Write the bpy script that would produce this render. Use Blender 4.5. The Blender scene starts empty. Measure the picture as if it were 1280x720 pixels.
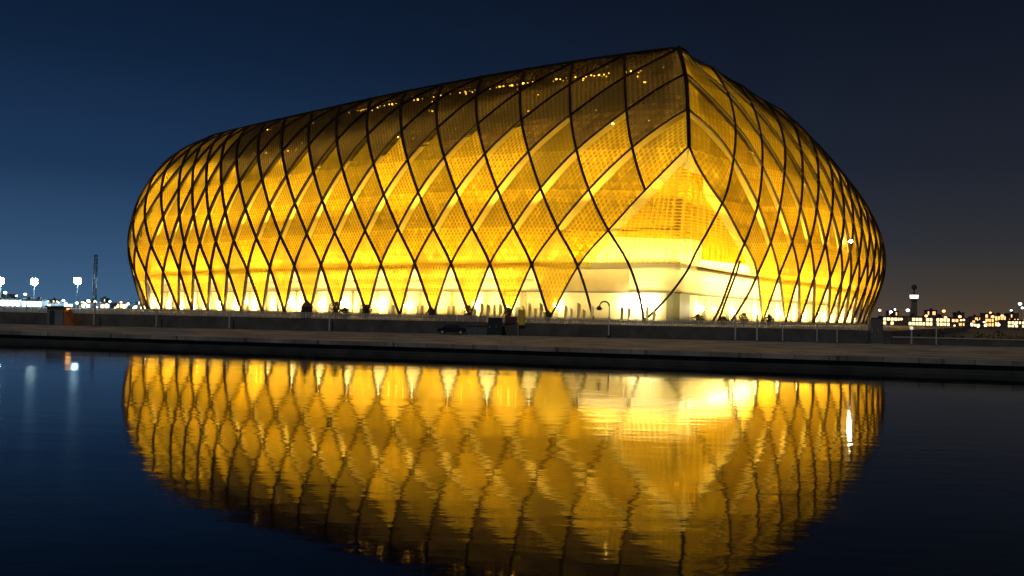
import bpy, math, random
import numpy as np
from mathutils import Vector, Matrix
random.seed(7)
rng = np.random.RandomState(5)
S = bpy.context.scene
COL = S.collection
# ------------------------------------------------------------------ stadium survey numbers
PRM = {"f": 1116.53356, "hor": 394.36137, "roll": 0.02054, "px": 42.09777, "zb": 4.5, "thL": 2.71299, "thR": 1.00739, "pL": 16.5368, "pR": 17.06223, "wL": 0.11624, "lL": 61.35379, "wR": -0.5239, "lR": 43.01372, "sh0": -9.73754, "sh1": -6.35024, "sh2": -5.29053, "sh3": -3.04258, "lsh": 52.78285, "kL": [-0.00033, -0.00105, -0.00434, -0.00031, -0.00113, -0.01982, -0.01974, -0.01972],
 "kR": [0.00133, 0.00039, 0.00151, -0.00365, 0.00176, 0.00044, 0.00511, 0.01131],
 "z": [3.88378, 18.00931, 27.51737, 37.73063, 48.16032, 58.30763, 68.908, 78.3852],
 "I": [-1.69547, -6.9129, -9.0688, -8.40533, -4.58743, 1.66295, 12.11234, 27.92903],
 "aL": [-3.94081, -2.244, -0.72074, -0.57876, 3.78407, 10.6489, 15.35032, 19.27855],
 "aR": [-3.94244, -3.04129, 0.36874, 7.36364, 13.65957, 12.70992, 8.87259, 4.55451],
 "qL": [0.00286, -0.48923, -1.05443, -1.52347, -1.84313, -3.03217],
 "qR": [0.00992, 2.22348, 2.57393, 2.12445, 1.37161, 0.55122],
 "mL": [-0.55833, -0.35972, 0.04274, 0.35368, 0.54925, 0.43853, 0.19045, -0.0291],
 "mR": [-0.55804, -0.54999, -0.5024, -0.24392, 0.2348, 0.32704, 0.27279, 0.09022],
 "phL": [1.51739, 1.28832, 1.38256, 1.62965, 1.57067, 1.23773, 0.79096, 0.3159],
 "phR": [1.51746, 1.97352, 2.07993, 1.83076, 1.6513, 1.80878, 2.20989, 2.64221],
 "T": [[-17.0, 0.0, -1.0, -0.426, -0.026], [-16.0, 0.0, -1.0, -0.872, -0.038], [-15.0, 0.0, -1.0, 0.548, -0.028], [-14.0, 0.0, -1.0, 1.539, -0.038], [-13.5, 3.0, -1.0, -0.135, -0.055], [-13.5, 5.0, -1.0, -1.018, -0.117], [-13.0, 0.0, -1.0, 2.838, -0.026], [-13.0, 4.0, -1.0, -0.314, -0.002], [-13.0, 6.0, -1.0, -1.715, 0.04], [-12.5, 3.0, -1.0, 0.137, 0.003], [-12.5, 5.0, -1.0, 0.519, -0.141], [-12.0, 0.0, -1.0, 1.124, -0.034], [-12.0, 4.0, -1.0, -0.374, -0.055], [-12.0, 6.0, -1.0, -0.092, 0.01], [-11.5, 3.0, -1.0, -0.859, 0.047], [-11.5, 5.0, -1.0, -0.649, -0.063], [-11.0, 0.0, -1.0, -0.477, -0.021], [-11.0, 4.0, -1.0, -0.692, 0.02], [-11.0, 6.0, -1.0, 0.898, -0.033], [-10.5, 1.0, -1.0, 0.072, 0.103], [-10.5, 3.0, -1.0, 0.206, 0.018], [-10.5, 5.0, -1.0, -0.276, -0.064], [-10.0, 0.0, -1.0, -2.167, -0.026], [-10.0, 2.0, -1.0, 0.386, 0.056], [-10.0, 4.0, -1.0, -0.01, -0.021], [-10.0, 6.0, -1.0, -0.532, 0.123], [-9.5, 1.0, -1.0, 0.532, 0.073], [-9.5, 3.0, -1.0, 0.255, 0.046], [-9.5, 5.0, -1.0, 0.17, -0.035], [-9.5, 7.0, -1.0, -0.145, 0.127], [-9.0, 0.0, -1.0, -1.697, -0.029], [-9.0, 2.0, -1.0, 0.759, -0.005], [-9.0, 4.0, -1.0, 0.96, -0.006], [-9.0, 6.0, -1.0, 0.164, 0.037], [-8.5, 1.0, -1.0, 0.314, 0.048], [-8.5, 3.0, -1.0, 0.835, 0.022], [-8.5, 5.0, -1.0, 0.538, -0.042], [-8.5, 7.0, -1.0, 0.826, -0.1], [-8.0, 0.0, -1.0, -1.094, -0.03], [-8.0, 2.0, -1.0, 0.752, 0.034], [-8.0, 4.0, -1.0, 1.173, -0.037], [-8.0, 6.0, -1.0, -0.875, 0.067], [-7.5, 1.0, -1.0, -0.297, 0.047], [-7.5, 3.0, -1.0, 0.989, 0.051], [-7.5, 5.0, -1.0, 0.224, -0.026], [-7.0, 0.0, -1.0, -1.335, -0.014], [-7.0, 2.0, -1.0, 0.073, 0.098], [-7.0, 4.0, -1.0, 0.756, -0.033], [-7.0, 6.0, -1.0, -0.486, -0.034], [-6.5, 1.0, -1.0, -0.29, 0.031], [-6.5, 3.0, -1.0, 0.052, 0.028], [-6.5, 5.0, -1.0, 0.384, -0.05], [-6.5, 7.0, -1.0, 0.768, 0.065], [-6.0, 0.0, -1.0, -1.574, -0.015], [-6.0, 2.0, -1.0, -0.032, 0.062], [-6.0, 4.0, -1.0, 0.158, -0.073], [-6.0, 6.0, -1.0, -0.042, -0.09], [-5.5, 1.0, -1.0, -0.741, 0.021], [-5.5, 3.0, -1.0, 0.156, 0.019], [-5.5, 5.0, -1.0, -0.12, -0.013], [-5.5, 7.0, -1.0, 0.314, 0.054], [-5.0, 0.0, -1.0, -0.668, -0.014], [-5.0, 2.0, -1.0, 0.077, 0.056], [-5.0, 4.0, -1.0, 0.734, 0.003], [-5.0, 6.0, -1.0, 0.01, -0.159], [-4.5, 1.0, -1.0, -0.506, -0.004], [-4.5, 3.0, -1.0, 0.477, 0.056], [-4.5, 5.0, -1.0, -0.462, 0.011], [-4.5, 7.0, -1.0, 0.209, -0.069], [-4.0, 0.0, -1.0, 0.521, 0.003], [-4.0, 2.0, -1.0, 0.153, 0.095], [-4.0, 4.0, -1.0, 0.361, 0.041], [-4.0, 6.0, -1.0, -0.457, -0.06], [-3.5, 1.0, -1.0, -0.434, -0.008], [-3.5, 3.0, -1.0, 0.373, 0.013], [-3.5, 5.0, -1.0, -0.783, -0.006], [-3.5, 7.0, -1.0, 0.295, -0.011], [-3.0, 0.0, -1.0, 0.703, 0.005], [-3.0, 2.0, -1.0, 0.556, 0.072], [-3.0, 4.0, -1.0, -0.04, 0.014], [-3.0, 6.0, -1.0, 0.463, 0.173], [-2.5, 1.0, -1.0, 0.41, -0.125], [-2.5, 3.0, -1.0, -0.477, -0.03], [-2.5, 5.0, -1.0, -0.971, 0.086], [-2.0, 0.0, -1.0, 1.139, 0.023], [-2.0, 2.0, -1.0, -0.813, -0.21], [-2.0, 4.0, -1.0, 0.443, 0.024], [-2.0, 6.0, 0.0, 0.559, 0.058], [-1.5, 3.0, -1.0, -0.442, -0.046], [-1.5, 5.0, 0.0, 1.366, 0.101], [-1.0, 0.0, -1.0, -1.221, 0.025], [-1.0, 4.0, 0.0, 0.629, 0.026], [-0.5, 3.0, 1.0, 0.794, -0.256], [0.0, 2.0, 1.0, 3.981, -0.289], [0.0, 4.0, 1.0, -6.195, -0.097], [0.5, 1.0, 1.0, 5.608, -0.105], [0.5, 3.0, 1.0, -3.654, -0.178], [0.5, 5.0, 1.0, -1.734, 0.112], [1.0, 0.0, 1.0, 7.742, 0.055], [1.0, 2.0, 1.0, 3.248, -0.093], [1.0, 4.0, 1.0, -5.606, 0.012], [1.0, 6.0, 1.0, 1.109, 0.03], [1.5, 1.0, 1.0, 1.283, 0.061], [1.5, 3.0, 1.0, -0.509, -0.048], [1.5, 5.0, 1.0, 0.216, 0.044], [2.0, 2.0, 1.0, -0.518, -0.006], [2.0, 4.0, 1.0, -2.61, 0.055], [2.0, 6.0, 1.0, 2.22, 0.087], [2.5, 3.0, 1.0, -0.247, 0.138], [2.5, 5.0, 1.0, -0.573, 0.089], [3.0, 2.0, 1.0, 0.596, 0.02], [3.0, 4.0, 1.0, -0.729, -0.071], [3.0, 6.0, 1.0, -2.855, -0.16], [3.5, 3.0, 1.0, 2.066, 0.193], [3.5, 5.0, 1.0, -2.209, -0.156], [4.0, 2.0, 1.0, 1.774, 0.136], [4.0, 4.0, 1.0, 0.676, 0.014], [4.5, 3.0, 1.0, -0.878, 0.128], [4.5, 5.0, 1.0, -2.082, -0.15], [5.0, 4.0, 1.0, -0.493, -0.019]]}

f_px, HOR, ROLL, CAMZ = PRM['f'], PRM['hor'], PRM['roll'], 4.5
KL = np.array([0, 30, 80, 150, 220, 280, 340, 430.]); KR = np.array([0, 15, 40, 80, 130, 180, 240, 330.])
PRM['aL'][2:] = [0.3, 1.4, 4.9, 8.5, 10.0, 10.5]
D = {k: (np.array(x) if isinstance(x, list) else x) for k, x in PRM.items()}
ROWS = np.arange(8.); SG = np.linspace(0, 430, 431)
def curve():
    out = []
    for th0, k, K in ((D['thL'], D['kL'], KL), (D['thR'], D['kR'], KR)):
        kk = np.interp(SG, K, k)
        th = th0 + np.concatenate([[0], np.cumsum((kk[1:] + kk[:-1]) / 2)])
        dx, dy = np.cos(th), np.sin(th)
        out.append((D['px'] + np.concatenate([[0], np.cumsum((dx[1:] + dx[:-1]) / 2)]),
                    220 + np.concatenate([[0], np.cumsum((dy[1:] + dy[:-1]) / 2)])))
    return out
CV = curve()
def cubic(xk, yk, x):
    m = np.gradient(yk, xk)
    i = np.clip(np.searchsorted(xk, x, side='right') - 1, 0, len(xk) - 2)
    h = xk[i + 1] - xk[i]; t = (x - xk[i]) / h
    return (2*t**3 - 3*t**2 + 1)*yk[i] + (t**3 - 2*t**2 + t)*h*m[i] + (-2*t**3 + 3*t**2)*yk[i + 1] + (t**3 - t**2)*h*m[i + 1]
def surf_sharp(s, row, inset=0.0, z=None):
    s, row = np.broadcast_arrays(np.asarray(s, float), np.asarray(row, float))
    row = np.clip(row, 0, 7)
    L = s < 0; a = np.abs(s)
    gx = np.where(L, np.interp(a, SG, CV[0][0]), np.interp(a, SG, CV[1][0]))
    gy = np.where(L, np.interp(a, SG, CV[0][1]), np.interp(a, SG, CV[1][1]))
    ph = np.where(L, np.interp(a, KL, D['phL']), np.interp(a, KR, D['phR']))
    A = np.where(L, np.interp(a, KL, D['aL']), np.interp(a, KR, D['aR']))
    M = np.where(L, np.interp(a, KL, D['mL']), np.interp(a, KR, D['mR']))
    I0 = cubic(ROWS, D['I'], row)
    zz = cubic(ROWS, D['z'], row) + A * row / 7
    I = I0 + M * (I0 - D['I'][2]) + inset
    if z is not None: zz = zz * 0 + z
    return np.stack([gx + np.cos(ph) * I, gy + np.sin(ph) * I, zz], -1)
def surf(s, row, inset=0.0, z=None):
    s, row = np.broadcast_arrays(np.asarray(s, float), np.asarray(row, float))
    P = surf_sharp(s, row, inset, z)
    dl = 5.0*np.clip(row - 5.7, 0, 1.3)/1.3 + 1e-6            # the corner softens towards the rim
    m = np.abs(s) < dl
    A, B, K_ = surf_sharp(-dl, row, inset, z), surf_sharp(dl, row, inset, z), surf_sharp(0*s - 1e-6, row, inset, z)
    t = np.clip((s + dl)/(2*dl), 0, 1)[..., None]
    Q = (1-t)**2*A + 2*t*(1-t)*K_ + t*t*B
    return np.where(m[..., None], Q, P)
T = np.array(PRM['T']); QK = np.array([0, 3, 6, 9, 12, 16.])
def sr(u, row, half):
    """lattice coordinate (u, row) -> girth distance s and corrected row"""
    u = np.asarray(u, float); row = np.asarray(row, float)
    k = np.maximum(row - 4, 0) / 2
    e = -(u + 1 + k); wl = D['wL'] + (1 - D['wL']) * np.exp(-np.maximum(e, 0) / (abs(D['lL']) / 10))
    sl = D['pL'] * (u + 1 + k * wl) - D['pL'] * np.interp(np.maximum(e, 0), QK, D['qL'])
    e2 = u + 1 - k; wr = D['wR'] + (1 - D['wR']) * np.exp(-np.maximum(e2, 0) / (abs(D['lR']) / 10))
    s_r = D['pR'] * (u + 1 - k * wr) + D['pR'] * np.interp(np.maximum(e2, 0), QK, D['qR'])
    left = np.where(row >= 4, half < 0, u <= -1)
    out = np.where(left, sl, s_r)
    sh = np.interp(row, [0, 1, 2, 3, 4], [D['sh0'], D['sh1'], D['sh2'], D['sh3'], 0])
    out = out + sh * np.exp(-(out / D['lsh']) ** 2)
    hh = np.where(left, -1, 1)
    w = np.exp(-((u[..., None] - T[:, 0]) / 1.1) ** 2 - ((row[..., None] - T[:, 1]) / .8) ** 2)
    w = w * ((T[:, 2] == hh[..., None]) | (T[:, 2] == 0) | ((row[..., None] < 3.5) & (np.abs(u[..., None] + 1) < 2.1)))
    c = (w[..., None] * T[:, 3:5]).sum(-2) / (w.sum(-1) + .12)[..., None]
    near = np.where(row >= 4, np.minimum(1, np.abs(np.where(left, e, e2)) / .5), 1)
    base = np.clip(row / 1.0, 0, 1)
    return out + c[..., 0] * near, np.clip(row + c[..., 1] * base * near, 0, 7)
def lat(u, row, half, inset=0.0):
    s, r = sr(u, row, half)
    return surf(s, r, inset)
# ------------------------------------------------------------------ helpers
def tag(o, label=None, cat=None, group=None, kind=None):
    if label: o['label'] = label
    if cat: o['category'] = cat
    if group: o['group'] = group
    if kind: o['kind'] = kind
    return o
def empty(name, loc, rz=0, **k):
    o = bpy.data.objects.new(name, None); COL.objects.link(o)
    o.location = loc; o.rotation_euler = (0, 0, rz)
    return tag(o, **k)
class MB:
    def __init__(s): s.v = []; s.f = []; s.uv = []; s.a = []
    def add(s, v, f, uv=None, tone=None):
        b = len(s.v); s.v += [tuple(map(float, p)) for p in v]; s.f += [tuple(i + b for i in q) for q in f]
        if uv is not None: s.uv += [tuple(x) for x in uv]
        if tone is not None: s.a += [tone] * len(v)
    def box(s, x0, x1, y0, y1, z0, z1):
        s.add([(x0,y0,z0),(x1,y0,z0),(x1,y1,z0),(x0,y1,z0),(x0,y0,z1),(x1,y0,z1),(x1,y1,z1),(x0,y1,z1)],
              [(0,3,2,1),(4,5,6,7),(0,1,5,4),(1,2,6,5),(2,3,7,6),(3,0,4,7)])
    def frustum(s, x, y, z0, z1, r0, r1, n=8):
        v = [(x + r*math.cos(2*math.pi*i/n), y + r*math.sin(2*math.pi*i/n), z) for z, r in ((z0, r0), (z1, r1)) for i in range(n)]
        s.add(v, [(i, (i+1) % n, n + (i+1) % n, n + i) for i in range(n)] + [tuple(range(n))[::-1], tuple(range(n, 2*n))])
    def ball(s, c, r, n=8, m=5, sz=1.0):
        v = []; f = []
        for j in range(m + 1):
            t = math.pi * j / m
            for i in range(n):
                p = 2*math.pi*i/n; v.append((c[0] + r*math.sin(t)*math.cos(p), c[1] + r*math.sin(t)*math.sin(p), c[2] + r*sz*math.cos(t)))
        for j in range(m):
            for i in range(n): f.append((j*n + i, j*n + (i+1) % n, (j+1)*n + (i+1) % n, (j+1)*n + i))
        s.add(v, f)
    def tube(s, pts, r, n=6, depth=None, out=None):
        """swept section; 'out' gives a per-point outward direction for a deep, narrow section"""
        P = [Vector(p) for p in pts]; v = []; N = len(P)
        for i, p in enumerate(P):
            t = (P[min(i+1, N-1)] - P[max(i-1, 0)]).normalized()
            o = Vector(out[i]) if out is not None else (Vector((0, 0, 1)) if abs(t.z) < .9 else Vector((1, 0, 0)))
            o = (o - t * o.dot(t)).normalized(); w = t.cross(o)
            for k in range(n):
                a = 2*math.pi*(k + .5)/n
                v.append(p + w * (r*math.cos(a)) + o * ((depth or r)*math.sin(a)))
        f = [(i*n + k, i*n + (k+1) % n, (i+1)*n + (k+1) % n, (i+1)*n + k) for i in range(N-1) for k in range(n)]
        f += [tuple(range(n))[::-1], tuple((N-1)*n + k for k in range(n))]
        s.add(v, f)
    def build(s, name, mat, parent=None, smooth=False):
        me = bpy.data.meshes.new(name); me.from_pydata(s.v, [], s.f)
        if s.uv:
            l = me.uv_layers.new(name='UVMap')
            idx = np.empty(len(me.loops), np.int32); me.loops.foreach_get('vertex_index', idx)
            l.data.foreach_set('uv', np.array(s.uv, np.float32)[idx].ravel())
        if s.a:
            at = me.attributes.new('tone', 'FLOAT', 'POINT'); at.data.foreach_set('value', np.array(s.a, np.float32))
        if mat: me.materials.append(mat)
        if smooth: me.polygons.foreach_set('use_smooth', [True]*len(me.polygons))
        me.validate(); me.update()
        o = bpy.data.objects.new(name, me); COL.objects.link(o)
        if parent: o.parent = parent
        return o
def copy_tree(o, parent=None):
    c = o.copy(); COL.objects.link(c)
    if parent: c.parent = parent
    for ch in list(o.children): copy_tree(ch, c)
    return c
# place on the ground plan: angle (pixels of the survey camera) and distance
def px2x(px, dist): return (px - 640) / f_px * dist
def hor(px): return HOR + math.tan(ROLL) * (px - 640)
def zat(px, py, dist): return CAMZ + (hor(px) - py) * dist / f_px
# ------------------------------------------------------------------ materials
def mat(name, base=(.5,.5,.5), rough=.6, metal=0, noise=0, nscale=1.0, bump=0, emit=None, estr=0):
    m = bpy.data.materials.new(name); m.use_nodes = True; nt = m.node_tree; b = nt.nodes['Principled BSDF']
    b.inputs['Base Color'].default_value = (*base, 1); b.inputs['Roughness'].default_value = rough; b.inputs['Metallic'].default_value = metal
    if noise or bump:
        tc = nt.nodes.new('ShaderNodeTexCoord'); n = nt.nodes.new('ShaderNodeTexNoise'); n.inputs['Scale'].default_value = nscale; n.inputs['Detail'].default_value = 6
        nt.links.new(tc.outputs['Object'], n.inputs['Vector'])
    if noise:
        r = nt.nodes.new('ShaderNodeValToRGB'); nt.links.new(n.outputs['Fac'], r.inputs['Fac'])
        r.color_ramp.elements[0].position = .3; r.color_ramp.elements[1].position = .7
        r.color_ramp.elements[0].color = (*[c*(1-noise) for c in base], 1); r.color_ramp.elements[1].color = (*[min(1, c*(1+noise)) for c in base], 1)
        nt.links.new(r.outputs['Color'], b.inputs['Base Color'])
    if bump:
        bp = nt.nodes.new('ShaderNodeBump'); bp.inputs['Strength'].default_value = bump; nt.links.new(n.outputs['Fac'], bp.inputs['Height']); nt.links.new(bp.outputs['Normal'], b.inputs['Normal'])
    if emit:
        b.inputs['Emission Color'].default_value = (*emit, 1); b.inputs['Emission Strength'].default_value = estr
    return m
def math_node(nt, op, a, b=None, c=None):
    n = nt.nodes.new('ShaderNodeMath'); n.operation = op
    for i, x in enumerate((a, b, c)):
        if x is None: continue
        if isinstance(x, (int, float)): n.inputs[i].default_value = x
        else: nt.links.new(x, n.inputs[i])
    return n.outputs[0]
def mesh_mat(name, tint, trans, metal, open_lo, open_hi, dots=13, edge=None, edge_tint=(1,.90,.34), seams=5, upper=.80, var=.72):
    """perforated gold sheet: holes (tinted clear film) in a translucent metal-coated sheet; 'edge' = axis with a clear strip"""
    m = bpy.data.materials.new(name); m.use_nodes = True; nt = m.node_tree; nt.nodes.clear(); L = nt.links.new
    out = nt.nodes.new('ShaderNodeOutputMaterial')
    uv = nt.nodes.new('ShaderNodeUVMap'); uv.uv_map = 'UVMap'; sp = nt.nodes.new('ShaderNodeSeparateXYZ'); L(uv.outputs[0], sp.inputs[0])
    at = nt.nodes.new('ShaderNodeAttribute'); at.attribute_name = 'tone'
    fx = math_node(nt, 'SUBTRACT', math_node(nt, 'FRACT', math_node(nt, 'MULTIPLY', sp.outputs[0], dots)), .5)
    fy = math_node(nt, 'SUBTRACT', math_node(nt, 'FRACT', math_node(nt, 'MULTIPLY', sp.outputs[1], dots)), .5)
    d = math_node(nt, 'SQRT', math_node(nt, 'ADD', math_node(nt, 'MULTIPLY', fx, fx), math_node(nt, 'MULTIPLY', fy, fy)))
    mr = nt.nodes.new('ShaderNodeMapRange'); L(d, mr.inputs[0]); mr.inputs[1].default_value = .30; mr.inputs[2].default_value = .42
    mr.inputs[3].default_value = open_hi; mr.inputs[4].default_value = open_lo
    cu = math_node(nt, 'MULTIPLY', sp.outputs[0], seams); cv = math_node(nt, 'MULTIPLY', sp.outputs[1], seams)
    cx = nt.nodes.new('ShaderNodeCombineXYZ'); L(math_node(nt, 'FLOOR', cu), cx.inputs[0]); L(math_node(nt, 'FLOOR', cv), cx.inputs[1]); L(math_node(nt, 'MULTIPLY', at.outputs['Fac'], 913.7), cx.inputs[2])
    wn = nt.nodes.new('ShaderNodeTexWhiteNoise'); wn.noise_dimensions = '3D'; L(cx.outputs[0], wn.inputs[0])
    tri = math_node(nt, 'GREATER_THAN', math_node(nt, 'ADD', math_node(nt, 'FRACT', cu), math_node(nt, 'FRACT', cv)), 1.0)
    def mrange(x, lo, hi):
        n_ = nt.nodes.new('ShaderNodeMapRange'); L(x, n_.inputs[0]); n_.inputs[3].default_value = lo; n_.inputs[4].default_value = hi; return n_.outputs[0]
    tc = nt.nodes.new('ShaderNodeTexCoord'); nz = nt.nodes.new('ShaderNodeTexNoise'); nz.inputs['Scale'].default_value = 1.1; nz.inputs['Detail'].default_value = 6; nz.inputs['Roughness'].default_value = .75
    L(tc.outputs['Object'], nz.inputs['Vector'])
    nzr = nt.nodes.new('ShaderNodeMapRange'); L(nz.outputs[0], nzr.inputs[0]); nzr.inputs[1].default_value = .3; nzr.inputs[2].default_value = .7; nzr.inputs[3].default_value = .80; nzr.inputs[4].default_value = 1.16
    sub = math_node(nt, 'MULTIPLY', math_node(nt, 'MULTIPLY', mrange(wn.outputs[0], var, 1.16 if var < .9 else 1.03), mrange(tri, 1.10 if var < .9 else 1.0, .84 if var < .9 else 1.0)), nzr.outputs[0])
    edge_d = math_node(nt, 'MINIMUM', math_node(nt, 'MINIMUM', math_node(nt, 'FRACT', cu), math_node(nt, 'FRACT', cv)), math_node(nt, 'ABSOLUTE', math_node(nt, 'SUBTRACT', math_node(nt, 'ADD', math_node(nt, 'FRACT', cu), math_node(nt, 'FRACT', cv)), 1.0)))
    seam = math_node(nt, 'LESS_THAN', edge_d, .045)
    half_ = math_node(nt, 'GREATER_THAN', math_node(nt, 'ADD', sp.outputs[0], sp.outputs[1]), 1.0)
    sub = math_node(nt, 'MULTIPLY', sub, mrange(half_, 1.06, upper))
    nfo = math_node(nt, 'MULTIPLY', sub, mrange(seam, 1.0, .62 if var < .9 else .85))
    fac = math_node(nt, 'MULTIPLY', math_node(nt, 'MULTIPLY', mr.outputs[0], nfo), at.outputs['Fac'])
    tr = nt.nodes.new('ShaderNodeBsdfTransparent'); tr.inputs[0].default_value = (*tint, 1)
    tl = nt.nodes.new('ShaderNodeBsdfTranslucent')
    for nd, c in ((tr, tint), (tl, trans)):
        v = nt.nodes.new('ShaderNodeVectorMath'); v.operation = 'SCALE'; v.inputs[0].default_value = c; L(math_node(nt, 'MULTIPLY', at.outputs['Fac'], nfo), v.inputs['Scale'])
        L(v.outputs[0], nd.inputs[0])
    pr = nt.nodes.new('ShaderNodeBsdfPrincipled'); pr.inputs['Base Color'].default_value = (*metal, 1); pr.inputs['Metallic'].default_value = .6; pr.inputs['Roughness'].default_value = .45
    mx = nt.nodes.new('ShaderNodeMixShader'); mx.inputs[0].default_value = .35; L(tl.outputs[0], mx.inputs[1]); L(pr.outputs[0], mx.inputs[2])
    m2 = nt.nodes.new('ShaderNodeMixShader')
    cl = nt.nodes.new('ShaderNodeClamp'); L(fac, cl.inputs[0])
    L(cl.outputs[0], m2.inputs[0]); L(mx.outputs[0], m2.inputs[1]); L(tr.outputs[0], m2.inputs[2])
    last = m2.outputs[0]
    if edge is not None:
        te = nt.nodes.new('ShaderNodeBsdfTransparent'); te.inputs[0].default_value = (*edge_tint, 1)
        g = math_node(nt, 'GREATER_THAN', sp.outputs[edge], .83)
        m3 = nt.nodes.new('ShaderNodeMixShader'); L(math_node(nt, 'MULTIPLY', g, .9), m3.inputs[0]); L(last, m3.inputs[1]); L(te.outputs[0], m3.inputs[2]); last = m3.outputs[0]
    L(last, out.inputs[0])
    return m
M = {}
M['gold_l'] = mesh_mat('gold_mesh_left', (.70,.445,.013), (.50,.305,.010), (.62,.43,.08), .10, .84, dots=11, edge=1)
M['gold_r'] = mesh_mat('gold_mesh_right', (.68,.42,.012), (.50,.30,.010), (.62,.44,.09), .08, .72, dots=11, edge=0)
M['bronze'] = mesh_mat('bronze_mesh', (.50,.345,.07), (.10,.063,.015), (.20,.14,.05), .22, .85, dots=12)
M['amber'] = mesh_mat('amber_mesh', (.70,.43,.012), (.46,.27,.009), (.45,.30,.06), .08, .56, dots=11, edge=0)
M['gate'] = mesh_mat('gate_mesh', (.78,.51,.02), (.50,.31,.014), (.62,.44,.09), .06, .95, dots=39, seams=9, upper=1.0, var=.95)
M['gate_low'] = mesh_mat('gate_lower_mesh', (.95,.80,.42), (.7,.5,.12), (.6,.45,.15), .93, .35, dots=39, seams=6, upper=1.0, var=.95)
M['gold_low'] = mesh_mat('gold_mesh_foot', (1,.74,.12), (.95,.63,.05), (.70,.45,.06), .5, .8, dots=12)
M['clear'] = mesh_mat('gold_glazing', (1,.84,.20), (1,.8,.2), (.8,.6,.2), .9, .95, dots=2, seams=3, upper=1.0)
M['rib'] = mat('rib_paint', (.024,.014,.007), .7, 0, noise=.3, nscale=.3)
M['rib'].node_tree.nodes['Principled BSDF'].inputs['Specular IOR Level'].default_value = .12
M['plaster'] = mat('cream_plaster', (.74,.61,.28), .8, noise=.06, nscale=.2)
M['goldwall'] = mat('gold_wall', (.78,.58,.20), .6, noise=.12, nscale=.12)
M['band'] = mat('beige_band', (.42,.30,.10), .7, noise=.1, nscale=.3)
M['ledge'] = mat('ledge_grey', (.16,.14,.10), .7)
M['dark'] = mat('dark_bowl', (.15,.115,.06), .8, noise=.75, nscale=.45)
M['shell'] = mat('rear_shell', (.25,.18,.07), .5, .5, noise=.2, nscale=.1)
M['door'] = mat('gate_door', (.17,.15,.06), .6, noise=.1, nscale=.5)
M['lamp_warm'] = mat('lamp_warm', emit=(1,.66,.2), estr=26)
M['flood'] = mat('flood_lamp', emit=(1,.86,.5), estr=220)
M['spot'] = mat('spot_lamp_glow', emit=(1,.93,.66), estr=90)
M['flood_c'] = mat('flood_cold', emit=(.50,.86,1), estr=1200)
M['win_w'] = mat('window_white', emit=(.8,.95,1), estr=9)
M['cabin'] = mat('cabin_glass', emit=(.9,.95,.85), estr=1.6)
M['win_y'] = mat('window_yellow', emit=(1,.74,.32), estr=2.6)
M['win_o'] = mat('window_orange', emit=(1,.42,.12), estr=2.6)
M['dot_w'] = mat('street_light_white', emit=(.85,.95,1), estr=6)
M['dot_y'] = mat('street_light_yellow', emit=(1,.74,.36), estr=5)
M['dot_o'] = mat('street_light_orange', emit=(1,.36,.12), estr=5)
M['dot_w2'] = mat('globe_glass', emit=(1,.95,.8), estr=.8)
M['bldg'] = mat('far_wall', (.12,.12,.13), .8, noise=.2, nscale=.1)
M['steel'] = mat('dark_steel', (.05,.055,.06), .5, .4)
M['post'] = mat('pale_post', (.55,.53,.48), .6, noise=.2, nscale=2)
M['conc'] = mat('quay_concrete', (.33,.30,.26), .85, noise=.5, nscale=.22, bump=.15)
def add_joints(m, sx, sy, dark=.45):
    nt = m.node_tree; L = nt.links.new; b = nt.nodes['Principled BSDF']; src = b.inputs['Base Color'].links[0].from_socket
    tc = nt.nodes.new('ShaderNodeTexCoord'); br = nt.nodes.new('ShaderNodeTexBrick'); L(tc.outputs['Object'], br.inputs['Vector'])
    br.inputs['Color1'].default_value = (1,1,1,1); br.inputs['Color2'].default_value = (.78,.78,.78,1); br.inputs['Mortar'].default_value = (dark,dark,dark,1)
    br.inputs['Scale'].default_value = 1; br.inputs['Brick Width'].default_value = sx; br.inputs['Row Height'].default_value = sy; br.inputs['Mortar Size'].default_value = .05
    mx = nt.nodes.new('ShaderNodeMix'); mx.data_type = 'RGBA'; mx.blend_type = 'MULTIPLY'; mx.inputs[0].default_value = 1; L(src, mx.inputs[6]); L(br.outputs[0], mx.inputs[7]); L(mx.outputs[2], b.inputs['Base Color'])
add_joints(M['conc'], 3.0, 2.4)
M['face'] = mat('quay_face', (.05,.052,.05), .8, noise=.4, nscale=.4, bump=.3)
M['wall'] = mat('retaining_stone', (.10,.095,.085), .8, noise=.35, nscale=.5, bump=.2)
M['cope'] = mat('coping_stone', (.40,.37,.32), .8, noise=.15, nscale=1)
M['pave'] = mat('plaza_paving', (.20,.185,.16), .8, noise=.25, nscale=.2)
M['earth'] = mat('ground_earth', (.09,.08,.065), .95, noise=.3, nscale=.05)
M['leaf'] = mat('shrub_leaf', (.055,.07,.025), .8, noise=.4, nscale=3)
M['stem'] = mat('shrub_stem', (.08,.055,.03), .9)
M['hut'] = mat('hut_wood', (.12,.07,.04), .8, noise=.3, nscale=2)
M['blue'] = mat('gatehouse_render', (.16,.19,.23), .8, noise=.15, nscale=1)
M['car'] = mat('car_paint', (.015,.018,.022), .25, .3)
M['glass'] = mat('dark_glass', (.02,.025,.03), .08)
M['rubber'] = mat('tyre', (.02,.02,.02), .9)
M['orange'] = mat('orange_lit_plastic', (.32,.12,.045), .5, noise=.15, nscale=2)  # orange light put into the colour, for the gatehouse wedge and the barriers
M['yellow'] = mat('yellow_cloth', (.85,.62,.05), .7, noise=.1, nscale=2)
M['rail'] = mat('rail_paint', (.58,.53,.44), .6, noise=.25, nscale=1.5)
M['flag'] = mat('cream_cloth', (.85,.82,.70), .8, noise=.08, nscale=2)
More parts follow.
